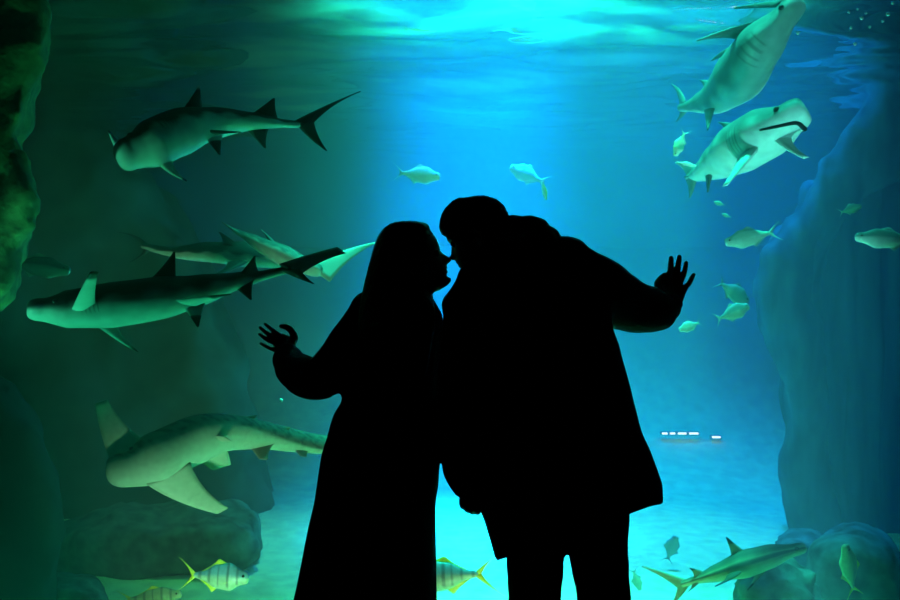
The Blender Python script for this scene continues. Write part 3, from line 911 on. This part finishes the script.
# profile of a head in centimetres, chin at 0, facing +x
FRONT = [(-0.6, 5.0), (0, 7.6), (0.8, 8.9), (2, 9.2), (3.2, 8.7), (5, 8.9), (7, 9.1), (9, 9.0), (11.3, 9.0), (12.6, 9.5), (15, 9.6), (17, 9.2), (19, 7.8), (20.5, 5.9), (21.7, 3.4), (22.4, 0.6)]
BACK = [(-0.6, -1.5), (0, -2.5), (3, -5.2), (5, -7.0), (8, -8.8), (11, -9.9), (14, -10.4), (17, -9.9), (19, -8.5), (20.5, -6.5), (21.7, -3.9), (22.4, -1.2)]
WIDE = [(-0.6, 1.6), (0, 2.6), (1, 3.7), (3, 5.2), (5, 6.0), (8, 6.8), (11, 7.2), (14, 7.5), (17, 7.2), (19, 6.1), (20.5, 4.7), (21.7, 2.7), (22.4, 0.8)]
NOSE = [(5.6, 0), (6.6, 0.5), (7.0, 2.2), (7.7, 3.2), (8.3, 2.9), (9.5, 1.8), (11, 0.75), (12, 0.2), (12.8, 0)]
LIPS = [(3.3, 0), (4.0, 0.75), (4.5, 0.95), (5.0, 0.35), (5.5, 1.15), (6.1, 0.8), (6.7, 0.1)]
CHIN = [(-0.4, 0.2), (0.8, 0.6), (1.7, 0.9), (2.6, 0.3), (3.4, 0)]


def head_point(h, th, out=0.0, nose=1.0):
    """th = angle from the face; out = extra thickness (cm)"""
    f, bk, w_ = lerp_tab(FRONT, h), lerp_tab(BACK, h), lerp_tab(WIDE, h)
    xc = (f + bk) / 2
    a = (f - bk) / 2 + out
    w_ += out
    ct, st = math.cos(th), math.sin(th)
    x = xc + a * (abs(ct) ** 0.9) * (1 if ct > 0 else -1)
    y = w_ * (abs(st) ** 0.9) * (1 if st > 0 else -1)
    if ct > 0:
        sg = 1.15 if h > 8.6 else 1.6
        x += lerp_tab(NOSE, h) * nose * math.exp(-(y / sg) ** 2 * 0.9)
        x += lerp_tab(LIPS, h) * math.exp(-(y / 2.0) ** 2)
        x += lerp_tab(CHIN, h) * math.exp(-(y / 1.9) ** 2)
        for sy in (-3.1, 3.1):
            x -= 0.95 * math.exp(-((y - sy) / 1.7) ** 2 - ((h - 11.1) / 1.3) ** 2)
            x += 0.30 * math.exp(-((y - sy) / 2.4) ** 2 - ((h - 13.2) / 0.8) ** 2)
    return Vector((x, y, h + max(0.0, out) * max(0.0, min(1.0, (h - 16.5) / 5.0))))


def head_shape(mb, M, out=None, seg=72, nose=1.0):
    hs = [-0.6 + 23.0 * (i / 90) for i in range(91)]
    rings = []
    for h in hs:
        ring = []
        for j in range(seg):
            # more points around the face
            u = j / seg * 2 - 1
            th = math.pi * (0.55 * u + 0.45 * u ** 3)
            ring.append(M @ head_point(h, th, out(h, th) if out else 0.0, nose))
        rings.append(ring)
    mb.grid(rings)


def head_matrix(yaw, tilt, k, nose_at, nose=1.0):
    """local cm -> world; yaw 0 faces +x; tilt > 0 looks up"""
    R = Matrix.Rotation(yaw, 4, 'Z') @ Matrix.Rotation(-tilt, 4, 'Y') @ Matrix.Scale(k * 0.01, 4)
    tip = R @ head_point(7.7, 0.0, 0.0, nose)
    return Matrix.Translation(nose_at - tip) @ R


def ears(mb, M):
    for sg in (1, -1):
        c = Vector((-0.6, sg * 7.1, 9.3))
        pts, rr = [], []
        for i in range(11):
            a = math.radians(-60 + 270 * i / 10)
            pts.append(M @ (c + Vector((-1.5 * math.sin(a + 0.6) * 1.0 - 0.2, sg * (0.7 + 0.35 * math.sin(a)), -2.7 * math.cos(a + 0.3)))))
            rr.append(0.0042)
        mb.tube(pts, rr, 8)
        mb.ball(M @ (c + Vector((0.1, 0.1 * sg, -0.2))), (0.014, 0.006, 0.024), None, 12, 8)


def finger(mb, root, knuckle, tip, r, lift=0.0):
    """root in the palm, first joint, tip; the middle joint is bent towards the viewer"""
    root, knuckle, tip = [P(*q) if not isinstance(q, Vector) else q for q in (root, knuckle, tip)]
    mid = knuckle.lerp(tip, 0.45) + Vector((0, -lift, 0))
    dip = knuckle.lerp(tip, 0.75) + Vector((0, -lift * 0.6, 0))
    mb.tube([root, knuckle, mid, dip, tip], [r * 1.1, r * 1.08, r, r * 0.93, r * 0.82], 12)


def loft(mb, rows, seg=40, power=0.85, Y0=BY):
    """rows (left px, left py, right px, right py, half depth, centre offset in Y)"""
    rings = []
    for row in rows:
        lx, ly, rx, ry, dp, oy = row[:6]
        sag = row[6] if len(row) > 6 else 0.0
        a, c = P(lx, ly, Y0), P(rx, ry, Y0)
        ring = []
        for j in range(seg):
            t = 2 * math.pi * j / seg
            ct, st = math.cos(t), math.sin(t)
            q = (a + c) / 2 + (c - a) / 2 * ((abs(ct) ** power) * (1 if ct > 0 else -1))
            q.z += sag / 327.0 * max(0.0, 1 - ct * ct) ** 0.6
            q.y += oy + dp * (abs(st) ** power) * (1 if st > 0 else -1)
            ring.append(q)
        rings.append(ring)
    mb.grid(rings)


def smooth_rows(rows, k=3):
    out = []
    n = len(rows)
    for i in range(n - 1):
        p0, p1, p2, p3 = rows[max(i - 1, 0)], rows[i], rows[i + 1], rows[min(i + 2, n - 1)]
        for q in range(k):
            t = q / k
            out.append(tuple(0.5 * ((2 * b_) + (c_ - a_) * t + (2 * a_ - 5 * b_ + 4 * c_ - d_) * t * t + (3 * b_ - a_ - 3 * c_ + d_) * t ** 3) for a_, b_, c_, d_ in zip(p0, p1, p2, p3)))
    out.append(rows[-1])
    return out


def folds(sc, amp, zs=1.0):
    return lambda c: amp * noise.noise(Vector((c.x * sc, c.y * sc, c.z * sc * zs))) + amp * 0.5 * noise.noise(Vector((c.x * sc * 2.3 + 4, c.y * sc * 2.3, c.z * sc * 2.3 * zs)))


def shoe(root, x, y, turn, name='shoe'):
    b = MB()
    d = Vector((math.sin(turn), math.cos(turn), 0))
    c = Vector((x, y, 0))
    b.tube([c - d * 0.07 + Vector((0, 0, 0.045)), c + d * 0.02 + Vector((0, 0, 0.045)), c + d * 0.12 + Vector((0, 0, 0.036)), c + d * 0.20 + Vector((0, 0, 0.03))],
           [(0.036, 0.043), (0.038, 0.043), (0.045, 0.034), (0.036, 0.026)], 18, flat=(0, 0, 1))
    b.tube([c - d * 0.03 + Vector((0, 0, 0.05)), c - d * 0.035 + Vector((0, 0, 0.13))], [0.044, 0.046], 18)
    o = link(name, remeshed(b.mesh(name), 0.008, 2), M_shoe, root)
    s_ = MB()
    s_.tube([c - d * 0.075 + Vector((0, 0, 0.011)), c + d * 0.02 + Vector((0, 0, 0.011)), c + d * 0.12 + Vector((0, 0, 0.011)), c + d * 0.205 + Vector((0, 0, 0.011))],
            [(0.038, 0.011), (0.038, 0.011), (0.047, 0.011), (0.038, 0.011)], 18, flat=(0, 0, 1), roundcap=False)
    link('sole', s_.mesh('sole'), M_shoe, o)


# ---------------- woman
MW = head_matrix(math.radians(4), math.radians(19), 0.93, P(452.2, 259.2, BY))
wroot = empty('person', (P(385, 300, BY).x, BY, 0))
b = MB()
head_shape(b, MW)
ears(b, MW)
neck_top = MW @ Vector((-1.5, 0, 3))
b.tube([neck_top, P(404, 292, BY), P(398, 312, BY)], [0.056, 0.052, 0.075], 20)
# trunk, hips and legs inside the coat
loft(b, smooth_rows([(372, 302, 425, 302, .06, 0), (358, 318, 432, 318, .09, 0), (356, 350, 430, 350, .10, 0), (358, 400, 428, 400, .09, 0),
                     (350, 455, 428, 455, .105, 0), (348, 490, 426, 490, .10, 0), (352, 515, 422, 515, .08, 0)]), 32)
for lx in (368, 403):
    b.tube([P(lx, 480, BY), P(lx, 520, BY), P(lx + 1, 620, BY), P(lx + 1, 660, BY + .02), P(lx + 1, 735, BY - .02), P(lx + 1, 757, BY - .02)], [.07, .068, .056, .052, .036, .034], 18)
# left arm and hand on the glass
b.tube([P(366, 312, BY), P(335, 352, BY - .02), P(312, 376, BY - .02)], [.045, .042, .038], 16)
b.tube([P(312, 376, BY - .02), P(297, 364, 2.9), P(287.5, 349.5, 3.05)], [.038, .033, .026], 16)
wy = 3.06
b.tube([P(290, 351, wy), P(286, 346, wy + .005), P(281.5, 342.5, wy + .008)], [(.027, .017), (.035, .016), (.032, .014)], 18, flat=(0, 1, 0))
finger(b, (285, 339, wy), (277, 333.2, wy), (265.3, 324.0, HY), .0068, .010)
finger(b, (283, 342, wy), (272.5, 336.6, wy), (260.2, 327.6, HY), .0070, .012)
finger(b, (282, 345.5, wy), (271.5, 342, wy), (259.6, 334.2, HY), .0068, .012)
finger(b, (283, 350, wy), (274, 350, wy), (260.8, 343.4, HY), .0064, .010)
b.tube([P(288, 347, wy), P(294, 339, wy - .01), P(291.5, 331, wy - .005), P(286.5, 327.3, wy), P(281.5, 326.3, wy + .01)], [.016, .0145, .0115, .0100, .0085], 12)
# right arm and the hand that lies in his
b.tube([P(420, 318, BY + .02), P(438, 395, BY + .08), P(452, 450, BY + .08), P(467, 487, BY + .03)], [.045, .04, .034, .026], 16)
b.tube([P(467, 487, BY + .02), P(470, 494, BY + .015), P(474, 502, BY + .01)], [(.025, .018), (.034, .016), (.034, .014)], 16, flat=(0.5, 1, 0))
for i, (dx, dy) in enumerate([(471, 504), (474, 506), (477, 506.5), (480, 505)]):
    b.tube([P(dx - 1, dy - 6, BY + .01), P(dx + .5, dy + 1, BY + .0), P(dx + 2.5, dy + 3.5, BY - .025), P(dx + 2.5, dy - .5, BY - .045)], [.009, .0082, .0078, .0068], 10)
b.tube([P(472, 494, BY), P(479, 497, BY - .02), P(482, 502, BY - .03)], [.013, .010, .008], 10)
wb_ = link('body', remeshed(b.mesh('body'), 0.0032, 1), M_skin, wroot)
for sy in (-3.1, 3.1):
    e = MB()
    e.ball(MW @ Vector((7.6, sy, 11.1)), 0.0112, None, 16, 10)
    link('eye', e.mesh('eye'), M_iris, wroot)
# long hair over the back
b = MB()


def scalp(hair_len):
    def f(h, th):
        a = abs(th)
        line = 17.2 if a < 0.75 else 17.2 - (a - 0.75) * 11.0
        return 0.5 * max(-1.6, min(1.0, (h - line) / 1.1)) if a < 2.0 else 0.5
    return f


head_shape(b, MW, scalp(1))
hr = [(396, 222.3, 421, 222.3, .055, -.0), (388, 225.5, 428, 224.5, .075, -.0), (383.5, 230, 430, 229, .082, 0), (379.5, 237, 428, 236, .088, 0), (375, 247, 421, 247, .09, -.005),
      (371.5, 259, 417, 259, .092, -.01), (368.5, 271, 418, 271, .094, -.02), (366, 281, 420, 281, .094, -.03), (364, 291, 427, 289, .092, -.045), (362, 302, 434, 302, .09, -.06),
      (361, 320, 436, 320, .075, -.085), (362, 345, 432, 345, .06, -.095), (366, 370, 427, 370, .05, -.095), (373, 388, 419, 388, .035, -.09), (384, 398, 408, 398, .015, -.085)]
loft(b, smooth_rows(hr), 48, 0.95)
hm = remeshed(b.mesh('hair'), 0.0055, 3, lambda c: 0.0022 * noise.noise(Vector((c.x * 75, c.y * 75, c.z * 6))) + 0.0015 * noise.noise(Vector((c.x * 30, c.y * 30, c.z * 3))))
hair = link('hair', hm, M_hair_w, wroot)
# a few loose strands standing off the back of the head
random.seed(3)
b = MB()
for i in range(16):
    o_ = random.uniform(-1.2, 1.0)
    yy = BY + random.uniform(-.05, .05)
    b.tube([P(401 + o_, 222.4, yy), P(388 + o_, 226.0, yy), P(379.5 + o_, 235.5, yy), P(374.2 + o_, 249, yy), P(370 + o_ * .5, 264, yy), P(366 + o_ * .4, 281, yy)], [.0005] * 6, 5, roundcap=False)
link('loose_strands', b.mesh('loose_strands'), M_hair_w, hair)
# long coat
b = MB()
loft(b, smooth_rows([(400, 284, 424, 286, .045, 0), (386, 288, 428, 291, .065, 0), (366, 291, 434, 299, .085, 0), (356, 296, 439, 308, .095, 0), (350, 304, 441, 318, .105, 0), (347, 318, 441, 330, .115, 0),
                     (345, 340, 440, 345, .12, 0), (345, 362, 438, 362, .12, 0), (343.5, 380, 437, 380, .115, 0), (342, 394, 437, 394, .11, 0), (341, 402, 438, 402, .11, 0), (335, 411, 439, 411, .12, 0), (331, 422, 440, 422, .13, 0),
                     (327, 437, 440.5, 437, .14, 0), (322, 452, 441, 455, .15, 0), (319, 470, 440, 470, .16, 0), (316, 492, 438.5, 488, .165, 0), (314.5, 502, 436, 500, .17, 0), (309, 525, 435.5, 525, .18, 0), (303, 560, 435.5, 560, .19, 0),
                     (294.5, 600, 436.5, 600, .20, 0), (285, 645, 440, 645, .21, 0), (278, 690, 444, 690, .215, 0), (279, 694, 443, 694, .205, 0)], 2), 64, 0.92)
b.tube([P(373, 319, BY), P(354, 342, BY - .015), P(336, 366, BY - .02), P(320, 376, BY - .02)], [.083, .078, .072, .06], 24)
b.tube([P(326, 378, BY - .02), P(312, 379, BY + .02), P(296, 371, 2.88), P(287.5, 359.5, 3.0)], [.062, .065, .06, .052], 24)
b.tube([P(420, 318, BY + .01), P(434, 380, BY + .08), P(449, 440, BY + .085), P(464, 478, BY + .04)], [.07, .062, .05, .04], 20)
coat = link('coat', remeshed(b.mesh('coat'), 0.008, 3, folds(9, 0.004, 0.35)), M_coat_w, wroot)
b = MB()
b.tube([P(288.5, 358, 3.0), P(287, 354.5, 3.025)], [.045, .040], 24, roundcap=False)
link('cuff', b.mesh('cuff'), M_coat_w, coat)
b = MB()
b.tube([P(384, 291, BY - .06), P(395, 285, BY - .075), P(412, 284, BY - .06), P(422, 289, BY - .03), P(428, 297, BY + .02)], [.018, .022, .022, .02, .016], 14)
link('collar', b.mesh('collar'), M_coat_w, coat)
b = MB()
b.tube([P(392, 405, BY - .11), P(391, 500, BY - .172), P(390, 600, BY - .203), P(390, 685, BY - .218)], [.003] * 4, 6)
link('back_seam', b.mesh('back_seam'), M_coat_w, coat)
for lx in (368, 403):
    shoe(wroot, P(lx + 1, 757, BY).x, BY - .02, 0.08 if lx > 390 else -0.08, 'boot')
tag(wroot, 'woman with long hair in a long dark coat, nose to nose with the man', 'person', 'couple at the aquarium glass')

# ---------------- man
MM = head_matrix(math.pi - math.radians(16), math.radians(-22), 0.97, P(450.6, 258.8, BY), 0.62)
mroot = empty('person', (P(535, 300, BY).x, BY, 0))
b = MB()
head_shape(b, MM, None, 72, 0.62)
ears(b, MM)
b.tube([MM @ Vector((-1.5, 0, 4)), P(497, 262, BY - .02), P(510, 285, BY - .02)], [.064, .064, .085], 20)
loft(b, smooth_rows([(478, 262, 565, 256, .07, 0), (462, 285, 600, 280, .10, 0), (460, 330, 602, 330, .12, 0), (462, 380, 600, 380, .115, 0), (470, 430, 605, 430, .11, 0),
                     (494, 480, 612, 480, .10, 0), (512, 510, 612, 510, .095, 0), (520, 528, 606, 528, .07, 0)]), 32)
for (a0, a1, a2) in ((535, 535, 536), (597, 602, 606)):
    b.tube([P(a0, 500, BY), P(a0, 545, BY), P(a1, 610, BY), P(a1, 650, BY + .02), P(a2, 730, BY - .02), P(a2, 755, BY - .02)], [.072, .072, .06, .052, .038, .036], 18)
# right arm up to the glass
b.tube([P(585, 285, BY), P(615, 297, BY + .08), P(638, 306, BY + .15)], [.055, .05, .045], 16)
b.tube([P(638, 306, BY + .15), P(655, 310, 2.98), P(668, 308, 3.05)], [.045, .04, .032], 16)
my = 3.062
b.tube([P(665, 316, 3.04), P(669, 303, my), P(673, 291, my)], [(.033, .02), (.042, .018), (.041, .015)], 20, flat=(0, 1, 0))
finger(b, (668, 296, my), (667.2, 285, my), (671.2, 258.2, HY), .0102, .012)
finger(b, (673, 296, my), (673.4, 284, my), (679.3, 256.8, HY), .0104, .014)
finger(b, (677, 297, my), (679.3, 285, my), (686.2, 263.2, HY), .0098, .012)
finger(b, (680, 301, my), (684.5, 289.5, my), (693.5, 275, HY), .0090, .008)
b.tube([P(666, 302, my), P(662, 292, my - .005), P(658.5, 285, my - .01), P(660.5, 280, my), P(665, 275.5, my + .012)], [.022, .020, .0155, .0135, .0115], 12)
# left arm down, hand closed round hers
b.tube([P(470, 300, BY - .05), P(463, 370, BY - .07), P(461, 435, BY - .05), P(468, 484, BY - .04)], [.055, .048, .042, .030], 16)
b.tube([P(468, 484, BY - .04), P(470, 492, BY - .045), P(474, 500, BY - .04)], [(.030, .02), (.040, .019), (.038, .016)], 18, flat=(0.4, 1, 0))
for i, (dx, dy, r) in enumerate([(462, 502.5, .0092), (466.5, 506, .0096), (471.5, 508, .0094), (476.5, 508.5, .0084)]):
    b.tube([P(dx + 1.5, dy - 9, BY - .045), P(dx, dy - 1, BY - .05), P(dx + .8, dy + 3.6, BY - .02), P(dx + 2, dy + 3.5, BY + .02), P(dx + 3, dy, BY + .04)], [r * 1.1, r * 1.05, r, r * .95, r * .85], 12)
b.tube([P(473, 490, BY - .05), P(481, 497, BY - .055), P(483.5, 504, BY - .05), P(483, 508, BY - .045)], [.015, .0125, .0105, .009], 12)
link('body', remeshed(b.mesh('body'), 0.0032, 1), M_skin, mroot)
for sy in (-3.1, 3.1):
    e = MB()
    e.ball(MM @ Vector((7.6, sy, 11.1)), 0.0118, None, 16, 10)
    link('eye', e.mesh('eye'), M_iris, mroot)


def short_hair(h, th):
    a = abs(th)
    if a < 0.6:
        line = 14.6
    elif a < 1.15:
        line = 14.6 - (a - 0.6) * 2.5
    elif a < 1.55:
        line = 9.0
    else:
        line = 9.0 - min(1, (a - 1.55)) * 5.5
    k = max(-1.0, min(1.0, (h - line) / 0.9))
    return 0.75 * k + (0.35 * max(0, k) if a < 0.9 else 0) + 0.7 * max(0.0, min(1.0, (h - 15.5) / 2.5)) * max(0.0, 1 - max(0.0, a - 1.2))


b = MB()
head_shape(b, MM, short_hair)
link('hair', remeshed(b.mesh('hair'), 0.0045, 1, lambda c: 0.0028 * noise.noise(c * 95) + 0.0015 * noise.noise(c * 220)), M_hair_m, mroot)
# coat with slanted hem
b = MB()
loft(b, smooth_rows([(490, 244, 566, 237, .05, -.01, 0), (476, 255, 580, 240, .08, -.01, 0), (460.5, 269, 590, 250, .10, 0, 0), (456.5, 279, 596, 263, .115, 0, 0), (450, 289, 603, 275, .13, 0, 0), (443, 299, 608, 288, .14, 0, 0), (442, 310, 609, 305, .145, 0, 0),
                     (450, 335, 611, 324, .15, 0, 0), (468, 370, 618, 345, .155, 0, 0), (470, 405, 625, 370, .155, 0, 0), (470, 440, 633, 405, .155, 0, 2), (471, 468, 642, 436, .155, 0, 5), (473, 488, 648, 450, .155, 0, 8),
                     (477, 503, 655, 467, .16, 0, 10), (483, 516, 660.5, 482, .16, 0, 13), (488, 535, 660.5, 492, .16, 0, 16), (494.5, 557, 661, 500, .16, 0, 17), (496, 561, 660, 503, .155, 0, 17)], 3), 64, 0.80)
b.tube([P(574, 276, BY), P(596, 288, BY + .03), P(617, 300, BY + .10), P(634, 308, BY + .15)], [.100, .100, .092, .084], 26)
b.tube([P(634, 307, BY + .15), P(646, 309, 2.94), P(657, 310, 2.98), P(667, 307, 3.005)], [.084, .078, .070, .05], 26)
b.tube([P(472, 306, BY - .04), P(464, 365, BY - .07), P(459, 430, BY - .06), P(460.5, 462, BY - .05), P(465.5, 481, BY - .045)], [.085, .075, .066, .06, .052], 24)
mcoat = link('coat', remeshed(b.mesh('coat'), 0.009, 4, folds(8, 0.005, 0.8)), M_coat_m, mroot)
b = MB()
b.tube([P(645, 322, 2.99), P(660, 315, 3.015), P(674, 304, 3.03)], [.030, .036, .030], 20)
link('cuff', remeshed(b.mesh('cuff'), 0.008, 2, folds(20, 0.003)), M_coat_m, mcoat)
b = MB()
b.ball(P(527, 245, BY - .06), (.088, .10, .088), None, 24, 16)
b.ball(P(514, 242, BY - .05), (.070, .10, .083), None, 24, 16)
b.ball(P(541, 250, BY - .04), (.055, .09, .062), None, 24, 16)
b.tube([P(464, 283, BY - .06), P(478, 268, BY - .10), P(500, 252, BY - .125), P(525, 244, BY - .13), P(548, 250, BY - .08)], [.028, .04, .05, .05, .04], 20)
b.tube([P(500, 244, BY + .06), P(525, 234, BY + .03), P(546, 240, BY), P(553, 248, BY - .04)], [.04, .05, .045, .035], 20)
link('hood', remeshed(b.mesh('hood'), 0.007, 5, folds(14, 0.005)), M_coat_m, mcoat)
# trousers
b = MB()
loft(b, smooth_rows([(500, 480, 630, 480, .12, 0), (503, 505, 629, 505, .125, 0), (506, 522, 627.5, 522, .12, 0), (512, 530, 622, 530, .09, 0)]), 40)
loft(b, smooth_rows([(505, 515, 566, 515, .11, 0), (506, 536, 565.6, 536, .105, 0), (506.3, 549, 564.0, 546, .104, 0), (507, 570, 563.3, 570, .10, 0), (508.5, 598, 561, 598, .09, 0), (511, 650, 560, 650, .08, .01), (516, 720, 557, 720, .062, -.01), (517, 752, 556, 752, .06, -.01)]), 36, 0.95)
loft(b, smooth_rows([(565, 515, 629, 515, .11, 0), (564.5, 534, 627.5, 534, .105, 0), (566.4, 546, 627.5, 546, .105, 0), (571.5, 570, 628, 570, .10, 0), (577, 598, 631, 598, .09, 0), (582, 650, 633, 650, .08, .01), (586, 720, 629, 720, .062, -.01), (586, 752, 628, 752, .06, -.01)]), 36, 0.95)
link('trousers', remeshed(b.mesh('trousers'), 0.007, 2, folds(12, 0.003)), M_trou, mroot)
shoe(mroot, P(536, 757, BY).x, BY - .02, -0.12)
shoe(mroot, P(606, 757, BY).x, BY - .02, 0.15)
tag(mroot, 'short haired man in a hooded dark coat leaning to the woman, hand on glass', 'person', 'couple at the aquarium glass')
